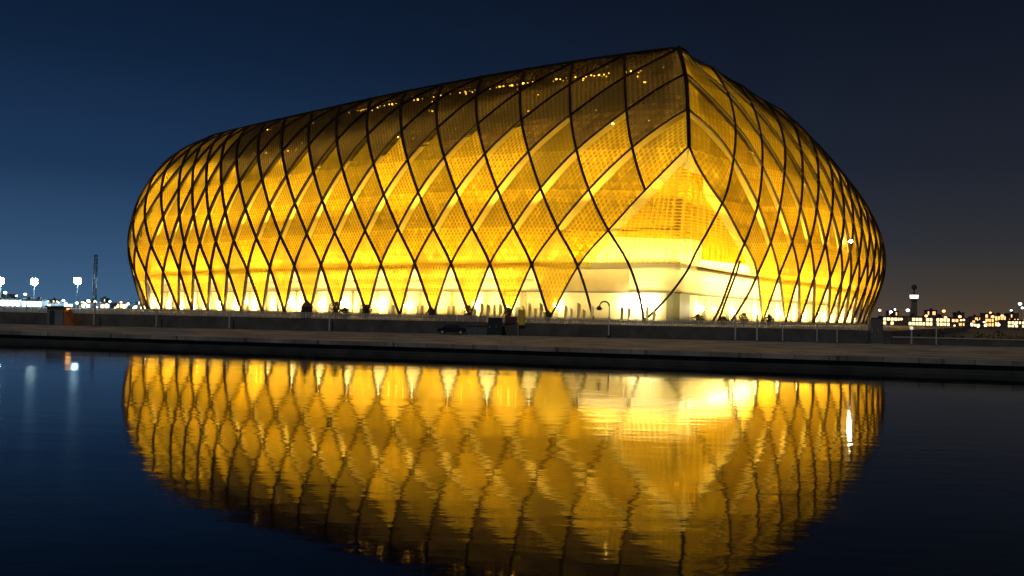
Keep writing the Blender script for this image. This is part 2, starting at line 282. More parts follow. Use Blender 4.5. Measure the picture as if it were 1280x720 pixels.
nt_ = M['flag'].node_tree; tl_ = nt_.nodes.new('ShaderNodeBsdfTranslucent'); tl_.inputs[0].default_value = (.9,.86,.7,1); mx_ = nt_.nodes.new('ShaderNodeMixShader'); mx_.inputs[0].default_value = .92
nt_.links.new(nt_.nodes['Principled BSDF'].outputs[0], mx_.inputs[1]); nt_.links.new(tl_.outputs[0], mx_.inputs[2]); nt_.links.new(mx_.outputs[0], nt_.nodes['Material Output'].inputs[0])
M['maroon'] = mat('hoarding_board', (.10,.045,.05), .7, noise=.2, nscale=1)
M['cab'] = mat('cabinet_grey', (.13,.13,.13), .5, noise=.25, nscale=2)
# water: dark, nearly still, long soft ripples
def water_mat():
    m = bpy.data.materials.new('harbour_water'); m.use_nodes = True; nt = m.node_tree; L = nt.links.new; b = nt.nodes['Principled BSDF']
    b.inputs['Base Color'].default_value = (.002,.005,.010,1); b.inputs['Roughness'].default_value = .046; b.inputs['IOR'].default_value = 1.333
    tc = nt.nodes.new('ShaderNodeTexCoord')
    hs = None
    for sc, strength, stretch in ((.28, .014, (.4,1,1)), (1.3, .0055, (.45,1,1)), (6, .0008, (.6,1,1))):
        mp = nt.nodes.new('ShaderNodeMapping'); mp.inputs['Scale'].default_value = stretch; mp.inputs['Rotation'].default_value = (0,0,.12*sc)
        L(tc.outputs['Object'], mp.inputs[0])
        n = nt.nodes.new('ShaderNodeTexNoise'); n.inputs['Scale'].default_value = sc; n.inputs['Detail'].default_value = 2; L(mp.outputs[0], n.inputs['Vector'])
        h = math_node(nt, 'MULTIPLY', n.outputs[0], strength)
        hs = h if hs is None else math_node(nt, 'ADD', hs, h)
    pn = nt.nodes.new('ShaderNodeTexNoise'); pn.inputs['Scale'].default_value = .035; pn.inputs['Detail'].default_value = 3; L(tc.outputs['Object'], pn.inputs['Vector'])
    pm = nt.nodes.new('ShaderNodeMapRange'); L(pn.outputs[0], pm.inputs[0]); pm.inputs[1].default_value = .35; pm.inputs[2].default_value = .65; pm.inputs[3].default_value = .45; pm.inputs[4].default_value = 1.5
    hs = math_node(nt, 'MULTIPLY', hs, pm.outputs[0])
    bp = nt.nodes.new('ShaderNodeBump'); bp.inputs['Strength'].default_value = 1; bp.inputs['Distance'].default_value = 1; L(hs, bp.inputs['Height']); L(bp.outputs[0], b.inputs['Normal'])
    return m
M['water'] = water_mat()
# ------------------------------------------------------------------ world, fill sun, camera
W = bpy.data.worlds.new('World'); S.world = W; W.use_nodes = True
nt = W.node_tree; L = nt.links.new; bg = nt.nodes['Background']
sky = nt.nodes.new('ShaderNodeTexSky'); sky.sky_type = 'NISHITA'; sky.sun_disc = False
sky.sun_elevation = math.radians(-4); sky.sun_rotation = math.radians(-60)
tc = nt.nodes.new('ShaderNodeTexCoord'); sp = nt.nodes.new('ShaderNodeSeparateXYZ'); L(tc.outputs['Generated'], sp.inputs[0])
def ramp(fac, stops):
    r = nt.nodes.new('ShaderNodeValToRGB'); L(fac, r.inputs[0]); e = r.color_ramp.elements
    while len(e) < len(stops): e.new(.5)
    for x, (p, c) in zip(e, stops): x.position = p; x.color = (*c, 1)
    return r.outputs[0]
# blue dusk to the left, sodium-lit city haze to the right (night sky glow by direction)
lft = ramp(sp.outputs[2], [(0,(.052,.128,.240)), (.05,(.033,.088,.185)), (.14,(.011,.037,.098)), (.26,(.0042,.0160,.047)), (.38,(.0018,.0065,.020)), (1,(.001,.003,.01))])
rgt = ramp(sp.outputs[2], [(0,(.095,.062,.038)), (.03,(.058,.046,.035)), (.08,(.028,.0295,.036)), (.16,(.0135,.0175,.029)), (.28,(.0062,.0095,.0195)), (.40,(.0028,.0048,.0105)), (1,(.001,.003,.01))])
hx = nt.nodes.new('ShaderNodeMapRange'); hx.interpolation_type = 'SMOOTHSTEP'; L(sp.outputs[0], hx.inputs[0]); hx.inputs[1].default_value = -.42; hx.inputs[2].default_value = .48
mxc = nt.nodes.new('ShaderNodeMix'); mxc.data_type = 'RGBA'; L(hx.outputs[0], mxc.inputs[0]); L(lft, mxc.inputs[6]); L(rgt, mxc.inputs[7])
ad = nt.nodes.new('ShaderNodeMix'); ad.data_type = 'RGBA'; ad.blend_type = 'ADD'; ad.inputs[0].default_value = .02; L(mxc.outputs[2], ad.inputs[6]); L(sky.outputs[0], ad.inputs[7])
L(ad.outputs[2], bg.inputs[0]); bg.inputs[1].default_value = .95
sun = bpy.data.lights.new('fill_sun', 'SUN'); sun.energy = .4; sun.angle = math.radians(.5); sun.color = (1,.93,.82)  # warm sun added as fill for city light on deck and railing
so = bpy.data.objects.new('fill_sun', sun); COL.objects.link(so); so.rotation_euler = (math.radians(35), math.radians(-12), 0)
cam = bpy.data.cameras.new('camera'); co = bpy.data.objects.new('camera', cam); COL.objects.link(co); S.camera = co
cam.sensor_width = 36; cam.lens = 36 * f_px / 1280; cam.clip_end = 6000; cam.clip_start = .1
pitch = math.atan((HOR - 360) / f_px)
co.matrix_world = Matrix.Translation((0, 0, CAMZ)) @ Matrix.Rotation(math.radians(90) + pitch, 4, 'X') @ Matrix.Rotation(ROLL, 4, 'Z')
S.view_settings.view_transform = 'Standard'; S.view_settings.look = 'None'; S.view_settings.exposure = 0; S.view_settings.gamma = 1
S.cycles.use_denoising = True; S.cycles.use_light_tree = True
S.cycles.max_bounces = 8; S.cycles.transparent_max_bounces = 16; S.cycles.diffuse_bounces = 3; S.cycles.glossy_bounces = 4; S.cycles.caustics_reflective = False; S.cycles.caustics_refractive = False
S.cycles.sample_clamp_indirect = 25
# ------------------------------------------------------------------ the stadium
Z0 = float(D['z'][0])
st = empty('stadium', (40, 300, 0), label='huge golden rounded stadium wrapped in a glowing dark diagonal lattice', cat='stadium')
OFF = np.array([40, 300, 0])
def P_(a): return np.asarray(a) - OFF
UMIN, UMAX = -26, 21
def outward(pts):
    c = np.array([45, 380, 45.]); d = np.asarray(pts) - c; d[:, 2] *= .6
    return d / np.linalg.norm(d, axis=1)[:, None]
def rib(us, rows, half, w=None, dp=.55):
    if w is None: w = float(np.interp(np.mean(us), [-18, -8, 1, 9], [.19, .27, .27, .18]))
    us = np.asarray(us, float); rows = np.asarray(rows, float)
    ss_, r_ = sr(us, rows, np.full(len(us), half))
    if len(us) > 9:                              # fair the rolled tube: one smooth curve through its nodes
        x = np.linspace(-1, 1, len(us)); wt = np.ones(len(us)); wt[[0, -1]] = 12
        dg = 5 if len(us) > 30 else 4
        ss_ = np.polyval(np.polyfit(x, ss_, dg, w=wt), x); r_ = np.clip(np.polyval(np.polyfit(x, r_, dg, w=wt), x), 0, 7)
    p = surf(ss_, r_)
    b = MB(); b.tube(P_(p), w, 6, dp, outward(p)); return b.build('lattice_rib', M['rib'], st, True)
def rr(a, b): return np.linspace(a, b, max(2, int(round((b - a) * 6)) + 1))
for a in range(UMIN, -3):                       # left front, rising to the right
    r = rr(0, min(7, 1 - a)); rib(a + r/2, r, -1)
for b_ in range(UMIN + 2, 1):                   # left front, rising to the left
    r = rr(3 if b_ == 0 else 0, 7); rib(b_ - r/2, r, -1, float(np.interp(b_, [-17, -12, 0], [.20, .27, .36])))
r = rr(0, 4); rib(-3 + r/2, r, -1); rib(1 - r/2, r, 1)
r = rr(4, 7); pr = surf(r*0 - 1e-6, r); b = MB(); b.tube(P_(pr), .48, 6, .8, outward(pr)); b.build('prow_rib', M['rib'], st, True)
for a in range(-2, UMAX - 1):                   # right front
    r = rr(0, 7); u = a + r/2
    if a == -2: u = np.where(r < 3, -1 + r/6, u)
    if a == -1: u = np.where(r < 2, -.34 + .17*r, u)
    rib(u, r, 1)
r = rr(0, 1.35); rib(-.25 + .135*r, r, 1, .24, .45)
for b_ in range(2, UMAX + 1):
    r = rr(0, min(7, b_ + 3)); rib(b_ - r/2, r, 1)
sg = np.r_[np.linspace(-345, -1e-6, 110), np.linspace(.5, 338, 110)]
p = surf(sg, 7); b = MB(); b.tube(P_(p), .28, 6, .34, outward(p)); b.build('rim_tube', M['rib'], st, True)
# panels
cells = []
for a in range(UMIN, UMAX):
    for r in range(0, 7):
        b_ = a + r; u = a + r/2
        if b_ > UMAX: continue
        if b_ <= 0 and a <= -3 and a > UMIN: cells.append((u, r, -1))
        elif b_ >= 1 and a >= -2: cells.append((u, r, 1))
n = 6
def cell_mesh(mb, u, r, half, tone):
    g = np.linspace(0, 1, n + 1); q, pp = np.meshgrid(g, g, indexing='ij')
    uu = u + .5*(pp - q); rw = r + pp + q
    over = rw > 7
    e = np.where(over, 7, rw)
    ins = .3 + .75*np.minimum(np.minimum(pp, q), np.minimum(1-pp, 1-q))*2*(1 if (pp[0,0]+r) % 2 else 1)
    pts = P_(lat(uu, e, np.full(uu.shape, half), ins)).reshape(-1, 3)
    f = []
    for j in range(n):
        for i in range(n):
            if rw[j, i] < 6.999: f.append((j*(n+1)+i, j*(n+1)+i+1, (j+1)*(n+1)+i+1, (j+1)*(n+1)+i))
    mb.add(pts, f, np.stack([pp.ravel(), q.ravel()], -1), tone)
def px_area(u, r, half):
    c = lat(np.array([u, u-.5, u, u+.5]), np.array([r, min(r+1, 7), min(r+2, 7), min(r+1, 7)]) * 1.0, np.full(4, half))
    x = c[:, 0] / c[:, 1]; z = c[:, 2] / c[:, 1]
    return .5*abs(sum(x[i]*z[(i+1) % 4] - x[(i+1) % 4]*z[i] for i in range(4)))
cells.sort(key=lambda c: -px_area(*c))
rest = {}
for i, (u, r, half) in enumerate(cells):
    h = math.sin(u*12.9898 + r*78.233)*43758.5453; h -= math.floor(h)
    tone = .56 + .54*h
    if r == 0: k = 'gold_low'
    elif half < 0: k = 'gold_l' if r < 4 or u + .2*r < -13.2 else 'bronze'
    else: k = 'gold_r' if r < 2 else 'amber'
    if half < 0 and r == 3 and h < .3: tone *= .6
    if i < 100:
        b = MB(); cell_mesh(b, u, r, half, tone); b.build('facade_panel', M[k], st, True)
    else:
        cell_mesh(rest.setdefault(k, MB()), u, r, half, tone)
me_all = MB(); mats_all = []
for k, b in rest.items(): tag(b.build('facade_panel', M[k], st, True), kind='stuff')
# the great pointed gate at the corner: one perforated screen with a stepped lower edge, open below
def patch(name, m, ufun0, ufun1, r0, r1, ng, nr, ins):
    g = np.linspace(0, 1, ng + 1); rws = np.linspace(r0, r1, nr + 1); RR_, GG = np.meshgrid(rws, g, indexing='ij')
    a0, a1 = ufun0(RR_), ufun1(RR_); UU = a0 + GG*(a1 - a0)
    pts = P_(lat(UU, RR_, np.where(UU < -1, -1, 1), ins)).reshape(-1, 3); b = MB()
    f = [(j*(ng+1)+i, j*(ng+1)+i+1, (j+1)*(ng+1)+i+1, (j+1)*(ng+1)+i) for j in range(nr) for i in range(ng)]
    b.add(pts, f, np.stack([(UU/3 + 1).ravel(), ((RR_-1)/3).ravel()], -1), 1.0); return b.build(name, m, st, True)
DE = .20
lg = lambda r: -3 + r/2 + DE
rg_ = lambda r: 1 - r/2 - DE
patch('gate_screen', M['gate'], lg, lambda r: np.minimum(rg_(r), -.72), 1.85, 3.44, 22, 24, .5)
patch('gate_screen', M['gate'], lambda r: np.maximum(lg(r), -.72), rg_, 1.28, 3.44, 14, 30, .5)
patch('gate_lower_screen', M['gate_low'], lg, lambda r: r*0 - .725, 1.12, 1.845, 22, 12, .5)
patch('gate_apex_screen', M['gate'], lg, rg_, 3.445, 4 - 2*DE, 4, 3, .5)
patch('gate_edge_glazing', M['clear'], lambda r: -3 + r/2, lambda r: np.minimum(lg(r), -1.0), 1.0, 4, 2, 30, .5)
patch('gate_edge_glazing', M['clear'], lambda r: np.maximum(rg_(r), -1.0), lambda r: 1 - r/2, 1.0, 4, 2, 30, .5)
# inner drum wall behind the lattice, its floor slabs, the dark bowl above and the roof
INS = 15.0
def ring(z0, z1, i0, i1, name, m, n_=160, s0=-345, s1=338, row=2, kind=None):
    ss = np.linspace(s0, s1, n_); a = surf(ss, row, i0, z0); c = surf(ss, row, i1, z1); b = MB()
    b.add(np.concatenate([P_(a), P_(c)]), [(i, i+1, n_+i+1, n_+i) for i in range(n_-1)]); return b.build(name, m, st, True)
def slab(z0, z1, i0, i1, name, m, n_=160, s0=-345, s1=338):
    ss = np.linspace(s0, s1, n_); v = np.concatenate([P_(surf(ss, 2, i, z)) for i, z in ((i0, z0), (i0, z1), (i1, z1), (i1, z0))]); b = MB()
    b.add(v, [(k*n_+i, k*n_+i+1, ((k+1) % 4)*n_+i+1, ((k+1) % 4)*n_+i) for k in range(4) for i in range(n_-1)]); return b.build(name, m, st)
def ztop(ss): return np.interp(ss, [-180, -105, -5, 40, 120], [50., 51.5, 60.5, 60, 55])
ring(Z0 - .3, 18, INS, INS, 'ground_floor_wall', M['plaster'])
ring(18.01, ztop(np.linspace(-345, 338, 160)), INS, INS, 'drum_wall', M['goldwall'])
slab(17.75, 18.2, INS - .4, INS - .02, 'floor_slab', M['ledge'], 120, -345, -41)
slab(17.75, 18.2, INS - .4, INS - .02, 'floor_slab', M['ledge'], 120, 20, 338)
for i, s_ in enumerate(np.arange(-236, 232, 5.6)):
    if -42 < s_ < 18: continue
    slab(Z0 - .2, 10.85, INS - .75, INS - .04, 'pilaster', M['band'], 3, s_, s_ + .8)
for s_ in (-228, -205, -186, -166, -149, -131, -120, -104, -92, -81, -70, -59, -48, 24, 46, 63, 88, 110):
    slab(Z0 - .1, Z0 + 3.0, INS - .3, INS - .05, 'entrance_door', M['door'], 3, s_ + .9, s_ + 3.4)
slab(14.2, 14.5, INS - .3, INS - .03, 'floor_slab', M['band'], 120, -345, -42)
slab(17.3, 27, INS - .3, INS - .03, 'gate_hall_wall', M['plaster'], 40, -40, 16)
slab(10.95, 11.3, INS - .4, INS - .02, 'floor_slab', M['ledge'])
slab(11.36, 17.2, INS - .5, INS - .03, 'beige_band', M['band'], 20, -37.5, -14)
slab(Z0 - .2, 10.89, INS - .3, INS - .03, 'gate_pier', M['band'], 4, -37.5, -34.5)
slab(Z0 - .2, 10.89, INS - .42, INS - .03, 'gate_door', M['door'], 10, -3.5, 13)
ss = np.linspace(-345, 338, 160); v = np.concatenate([P_(surf(ss, 0, -1.6, 3.1)), P_(surf(ss, 0, -1.6, Z0 - .02)), P_(surf(ss, 2, INS + .3, Z0 - .02))]); b = MB()
b.add(v, [(k*160+i, k*160+i+1, (k+1)*160+i+1, (k+1)*160+i) for k in range(2) for i in range(159)]); b.build('plinth', M['pave'], st)
ss = np.linspace(-345, 338, 160); a = surf(ss, 2, INS + .02, ztop(ss) - .1); c = surf(ss, 7, 3.0); c[:, 2] -= 2.0; b = MB()
b.add(np.concatenate([P_(a), P_(c)]), [(i, i+1, 160+i+1, 160+i) for i in range(159)]); b.build('upper_bowl', M['dark'], st, True)
c = P_(surf(sg, 7, .3)); c[:, 2] -= .6; nn = len(c); b = MB(); b.add(list(c) + [(5, 95, 94)], [(i, i+1, nn) for i in range(nn-1)] + [(nn-1, 0, nn)]); b.build('roof', M['shell'], st)
# rear shell
def herm(p0, t0, p1, t1, t): return (2*t**3-3*t**2+1)*p0 + (t**3-2*t**2+t)*t0 + (-2*t**3+3*t**2)*p1 + (t**3-t**2)*t1
rg = np.linspace(0, 7, 12); tg = np.linspace(0, 1, 40); V = []
for rw in rg:
    p0, q0 = surf(np.array([-345., -335.]), rw); p1, q1 = surf(np.array([338., 328.]), rw)
    t0 = (p0 - q0)/10*180; t1 = -(p1 - q1)/10*180; t0[2] = t1[2] = 0
    V += [herm(p0, t0, p1, t1, t) for t in tg]
b = MB(); b.add(P_(V), [(j*40+i, j*40+i+1, (j+1)*40+i+1, (j+1)*40+i) for j in range(11) for i in range(39)]); b.build('rear_shell', M['shell'], st, True)
# gate hall pieces
def wall_at(s, z, ins): return surf(np.array([s]), 2, ins, z)[0]
def slab_door(s0, s1, z0, z1, ins, name, m):
    n_ = 8; ss = np.linspace(s0, s1, n_); v = np.concatenate([P_(surf(ss, 2, i, z)) for i, z in ((ins-.4, z0), (ins-.4, z1), (ins-.02, z1), (ins-.02, z0))]); b = MB()
    b.add(v, [(k*n_+i, k*n_+i+1, ((k+1) % 4)*n_+i+1, ((k+1) % 4)*n_+i) for k in range(4) for i in range(n_-1)] + [(0, n_, 2*n_, 3*n_), (n_-1, 4*n_-1, 3*n_-1, 2*n_-1)]); return b.build(name, m, st)
# unseen area lights added in the cavity to wash the drum wall, and warm lamps high on the bowl
def area(s, row_z, ins, w, d, power, col, up=True, row=2):
    la = bpy.data.lights.new('cavity_fill', 'AREA'); la.shape = 'RECTANGLE'; la.size = w; la.size_y = d; la.energy = power; la.color = col
    o = bpy.data.objects.new('cavity_fill', la); COL.objects.link(o); o.parent = st
    p = surf(np.array([s, s + .5]), row, ins, row_z); t = p[1] - p[0]
    o.location = P_(p[0]); t = Vector(t); t.z = 0; t.normalize()
    d = Vector((0, 0, 1)) if up is True else Vector((0, 0, -1)) if up == 'down' else (Vector((-t.y, t.x, 0)) * (1 if (-t.y*(45-p[0][0]) + t.x*(380-p[0][1])) > 0 else -1) + Vector((0, 0, .25))).normalized()
    yv = (-d).cross(t).normalized()
    o.rotation_euler = Matrix((t, yv, -d)).transposed().to_euler()
    return o
for s in np.arange(-339, 334, 12.):
    area(s + 2.5*math.sin(s), Z0 + .5, 2.6, 2.2, 1.0, 5200*(.55 + .9*abs(math.sin(s*1.3)))*(.24 if -46 < s < 30 else 1), (1,.79,.33), True, 0)
    area(s, 18.8, INS - 3.2, 11.8, .8, 4300, (1,.80,.36))
    area(s, 17.6, INS - 2.2, 11.8, .5, 1500*(.45 if -46 < s < 30 else 1), (1,.80,.36), 'down')  # added fill facing down, brightens the wall just under the slab
    area(s, ztop(s) + .4, INS + .6, 11.8, .6, 850*float(np.interp(s, [-200, -110, -60, 20, 60, 120], [4.0, 2.2, 1.0, 1.0, 1.8, 3.0])), (1,.74,.30))  # added fill along the drum rim so the upper bowl shows brown
    area(s, 35, INS - 4.5, 11.8, .6, 2400, (1,.78,.34))  # added mid-height fill, keeps the gold even up the wall
for k_, (s_, z_, r_) in enumerate(((-247,7.5,.4), (-228,7,.35), (-207,8,.45), (-184,7,.5), (-166,7.5,.4), (-138,7.5,.6), (-122,7,.4), (-111,7.2,.6), (-95,7.2,.6), (-84,6.8,.4), (-60,7.5,.6), (-49,7,.4), (-35,7.5,.6), (-15,8,.8), (-12.5,8.6,.8), (-10,8,.8), (-7.5,8.6,.8), (22,7.5,.7), (34,7.5,.4), (52,7,.5), (76,7,.5), (98,7.5,.4), (124,7,.5), (150,7,.4), (176,7,.4))):
    p_ = P_(surf(np.array([s_]), 2, INS - 1.3, z_)[0]); b = MB(); b.ball(p_, r_, 10, 6); sl_ = b.build('spot_lamp', M['spot'], st, True)
area(-14, Z0 + .5, 3, 30, 2.5, 1300, (1,.90,.66), True, 0)
def bowl_lamp(s_, rw, q):
    p = surf(np.array([s_]), rw, 3.4)[0] - OFF; b = MB(); b.ball(p, q, 7, 4, .8); b.build('bowl_lamp', M['lamp_warm'], st, True)
for i in range(74):
    s_ = -5 - i*1.55 - rng.rand()*.9
    if math.sin(i*.9) + .5*math.sin(i*.37) > .6: continue
    bowl_lamp(s_, 6.36 + .05*rng.rand(), .16 + .26*rng.rand()**2)
    if rng.rand() < .3: bowl_lamp(s_ - .6, 6.27 + .05*rng.rand(), .12 + .15*rng.rand())
for i in range(34): bowl_lamp(-6 - rng.rand()*170, 4.7 + rng.rand()*1.7, .12 + .24*rng.rand()**2)
# flood lamp bracketed off the right front
p0 = P_(surf(np.array([157.]), 2.35, .2)[0]); p1 = P_(surf(np.array([157.]), 2.35, -1.8)[0])
b = MB(); b.tube([p0, p1], .15); fb = b.build('floodlight_bracket', M['steel'], st)
b = MB(); b.ball(p1 + np.array([0, -.5, 0]), .75, 10, 6, .7); b.build('lamp', M['flood'], fb, True)
# ------------------------------------------------------------------ ground, quay, water
def edge(x): return 111 - (x + 65.5) * .277 if x > -90 else 117.8 - (x + 90)*.06            # quay edge line
def wallx(x): return 140.4 - x * .11                       # retaining wall line
ZD, ZP = 1.35, 3.3
X0, X1 = -900, 420
def sheet(name, poly, m, kind='structure'):
    b = MB(); b.add(poly, [tuple(range(len(poly)))]); return tag(b.build(name, m), kind=kind)
sheet('water', [(-3000,-400,0),(3000,-400,0),(3000,3000,0),(-3000,3000,0)], M['water'])
sheet('ground', [(X0,edge(X0)+.02,ZD-.006),(-90,edge(-90)+.02,ZD-.006),(X1,edge(X1)+.02,ZD-.006),(3000,edge(X1),ZD-.006),(3000,3200,ZD-.006),(-3000,3200,ZD-.006),(-3000,edge(X0),ZD-.006)], M['earth'])
def prism(name, poly, z0, z1, m, **k):
    n_ = len(poly); b = MB(); b.add([(x,y,z0) for x,y in poly] + [(x,y,z1) for x,y in poly], [tuple(range(n_))[::-1], tuple(range(n_, 2*n_))] + [(i,(i+1)%n_,n_+(i+1)%n_,n_+i) for i in range(n_)])
    return tag(b.build(name, m), **k)
# promenade deck with a lip, and the dark quay wall below it
prism('promenade', [(X0,edge(X0)-.35),(-90,edge(-90)-.35),(X1,edge(X1)-.35),(X1,wallx(X1)),(X0,wallx(X0))], ZD-.45, ZD, M['conc'], kind='structure')
prism('quay_wall', [(X0,edge(X0)),(-90,edge(-90)),(X1,edge(X1)),(X1,edge(X1)+2),(-90,edge(-90)+2),(X0,edge(X0)+2)], -2, ZD-.46, M['face'], label='long dark concrete quay wall rising from the water', cat='quay wall')
prism('ground_ledge', [(X0,edge(X0)-1.0),(-90,edge(-90)-1.0),(X1,edge(X1)-1.0),(X1,edge(X1)-.01),(-90,edge(-90)-.01),(X0,edge(X0)-.01)], -2, .35, M['face'], kind='structure')
XE = 57.0
prism('plaza', [(-700,wallx(-700)+.5),(XE,wallx(XE)+.5),(240,470),(150,900),(-700,900)], ZD-.5, ZP, M['pave'], kind='structure')
prism('retaining_wall', [(-700,wallx(-700)),(XE,wallx(XE)),(XE,wallx(XE)+.48),(-700,wallx(-700)+.48)], ZD+.002, ZP+.06, M['wall'], label='dark stone retaining wall below the stadium plaza railing', cat='wall')
lw = empty('low_wall', (XE+20, wallx(XE+20), ZD), label='low dark wall with a pale coping, right of the plaza', cat='wall')
def loc(poly, z0, z1, name, m, par, o):
    n_ = len(poly); b = MB(); b.add([(x-o[0],y-o[1],z0-o[2]) for x,y in poly] + [(x-o[0],y-o[1],z1-o[2]) for x,y in poly], [tuple(range(n_))[::-1], tuple(range(n_,2*n_))] + [(i,(i+1)%n_,n_+(i+1)%n_,n_+i) for i in range(n_)])
    return b.build(name, m, par)
lo = (XE+20, wallx(XE+20), ZD)
loc([(XE+.1,wallx(XE)),(300,wallx(300)),(300,wallx(300)+.5),(XE+.1,wallx(XE)+.5)], ZD+.002, ZD+1.0, 'wall', M['wall'], lw, lo)
loc([(XE+.1,wallx(XE)-.08),(300,wallx(300)-.08),(300,wallx(300)+.58),(XE+.1,wallx(XE)+.58)], ZD+1.002, ZD+1.2, 'coping', M['cope'], lw, lo)
# one long railing along the wall top
ra = empty('railing', (-112, wallx(-112) + .25, ZP + .06), math.atan(-.11), label='long pale metal railing with thin balusters along the top of the retaining wall', cat='railing')
Ln = (XE + 112) / math.cos(math.atan(.11))
b = MB(); b.box(0, Ln, -.035, .035, .90, .98); b.build('handrail', M['rail'], ra)
b = MB(); b.box(0, Ln, -.02, .02, .10, .15); b.build('bottom_rail', M['rail'], ra)
b = MB()
for i in range(int(Ln / .26)): b.box(i*.26 + .05, i*.26 + .19, -.015, .015, .15, .90)
tag(b.build('baluster', M['rail'], ra), kind='stuff')
for i in range(int(Ln / 2.4)): b = MB(); b.box(i*2.4, i*2.4 + .1, -.05, .05, 0, 1.06); b.build('rail_post', M['rail'], ra)

# ------------------------------------------------------------------ posts along the promenade
def post(name, px, h, dist, label, cat, group=None, r=.12, cap=None):
    x = px2x(px, dist); e = empty(name, (x, dist, ZD), label=label, cat=cat, group=group)
    b = MB(); b.frustum(0, 0, 0, .12, r*2, r*1.9, 8); b.build('foot', M['steel'], e)
    b = MB(); b.frustum(0, 0, .122, h, r*1.1, r*.9, 8); b.build('shaft', M['post'], e)
    b = MB()
    if cap: b.ball((0, 0, h + .22), .26, 10, 6)
    else: b.frustum(0, 0, h + .002, h + .1, r*1.3, r*1.1, 8)
    b.build('lamp_globe' if cap else 'cap', cap or M['post'], e)
    return e
def yl(px): return wallx(px2x(px, 139)) - 1.0
for px, h, lab in ((119, 2.8, 'pale post standing on the promenade below the far orange lights'), (197, 2.8, 'pale post where the left end of the stadium meets the wall'),
                   (288, 2.6, 'pale post on the promenade between the gatehouse and the brown hut'), (413, 2.8, 'pale post in front of the bush right of the brown hut'),
                   (920, 3.9, 'taller pale post below the gate, the left one of a close pair'), (947, 3.9, 'taller pale post below the gate, the right one of a close pair'),
                   (979, 3.0, 'thin grey post just right of the pale pair'), (1022, 3.0, 'thin grey post on the promenade under the floodlight on the facade'),
                   (1047, 2.0, 'short grey post between the thin post and the cabinet')):
    post('post', px, h, yl(px), lab, 'post', 'posts along the promenade', .13 if px not in (979, 1022, 1047) else .09)
post('globe_lamp', 1140, 2.3, yl(1140) - 2, 'short post with a small round pale globe before the low wall', 'lamp post', None, .12, M['dot_w2'])
post('post', 1171, 3.2, yl(1171) - 2, 'slim pale post right of the globe lamp before the low wall', 'post', 'posts along the promenade', .1)
# hook lamp with drooping head in front of the gate
px = 762; y = yl(px); e = empty('hook_lamp', (px2x(px, y), y, ZD), label='dark lamp post with an arched neck and drooping head before the bright gate', cat='lamp post'); e.scale = (1.35,)*3
b = MB(); b.frustum(0, 0, 0, .3, .22, .2); b.build('foot', M['steel'], e)
b = MB(); b.frustum(0, 0, .302, 3.6, .10, .07); b.build('shaft', M['post'], e)
b = MB(); b.tube([(0 - .55*(1 - math.cos(t)), 0, 3.6 + .55*math.sin(t)) for t in np.linspace(0, math.pi, 12)], .085); b.build('neck', M['steel'], e, True)
b = MB(); b.frustum(-1.15, 0, 3.25, 3.62, .42, .12, 10); b.ball((-1.15, 0, 3.27), .3, 10, 6, .5); b.build('lamp_head', M['steel'], e, True)
# brown hut with a pointed roof on the plaza
y = wallx(-35) + 5; x = px2x(384, y); e = empty('hut', (x, y, ZP), label='small brown hut with a pointed roof standing in front of the lattice', cat='hut')
b = MB(); b.frustum(0, 0, 0, 1.9, .95, .95, 8); b.build('wall', M['hut'], e)
b = MB(); b.frustum(0, 0, 1.902, 3.0, 1.12, .12, 8); b.build('roof', M['hut'], e)
b = MB(); b.ball((0, 0, 3.1), .14); b.build('finial', M['steel'], e)
b = MB(); b.box(-.35, .35, -.97, -.90, .05, 1.6); b.build('door', M['steel'], e)
# gatehouse with orange lit flank at the far left
y = wallx(-77) - 2; x = px2x(76, y); e = empty('gatehouse', (x, y, ZD), label='blue-grey gatehouse box with a flat roof and an orange-lit side', cat='gatehouse'); e.scale = (1.3,)*3
b = MB(); b.box(-1.1, .9, -1, 1, 0, 2.25); b.build('wall', M['blue'], e)
b = MB(); b.box(-1.3, 1.1, -1.2, 1.2, 2.252, 2.45); b.build('roof', M['steel'], e)
b = MB(); b.box(-.75, -.15, -1.03, -1.001, .1, 1.9); b.build('door', M['steel'], e)
b = MB(); b.add([(.92,-.9,0),(2.3,-.9,0),(.92,-.9,2.0),(.92,.9,0),(2.3,.9,0),(.92,.9,2.0)], [(0,1,2),(5,4,3),(0,3,4,1),(1,4,5,2),(2,5,3,0)]); b.build('orange_lit_wedge', M['orange'], e)  # orange light on the flank, put into a wedge and its colour
b = MB(); b.box(.93, 1.1, -.2, .2, 2.03, 2.18); b.build('lamp', M['win_o'], e)
pl = bpy.data.lights.new('gatehouse_glow', 'POINT'); pl.energy = 14; pl.color = (1,.45,.12); pl.shadow_soft_size = .4
po = bpy.data.objects.new('gatehouse_glow', pl); COL.objects.link(po); po.parent = e; po.location = (2.2, -1.9, 2.2)
# dark car parked by the wall
y = wallx(-10) - 2.2; x = px2x(566, y); e = empty('parked_car', (x, y, ZD), label='small dark car parked on the promenade against the wall', cat='car'); e.scale = (1.18,)*3
prof = [(-1.85,.32),(-1.9,.72),(-1.25,.86),(-.75,1.32),(.55,1.36),(1.2,.92),(1.82,.82),(1.9,.36)]
b = MB(); n_ = len(prof); b.add([(px_, -.82, z) for px_, z in prof] + [(px_, .82, z) for px_, z in prof], [tuple(range(n_)), tuple(range(n_, 2*n_))[::-1]] + [(i, n_+i, n_+(i+1)%n_, (i+1)%n_) for i in range(n_)]); b.build('body', M['car'], e)
b = MB(); gl = [(-1.1,.92),(-.7,1.27),(.5,1.30),(1.02,.95)]; b.add([(p_, -.845, z) for p_, z in gl] + [(p_, -.825, z) for p_, z in gl], [(0,1,2,3),(7,6,5,4),(0,4,5,1),(1,5,6,2),(2,6,7,3),(3,7,4,0)]); b.build('side_window', M['glass'], e)
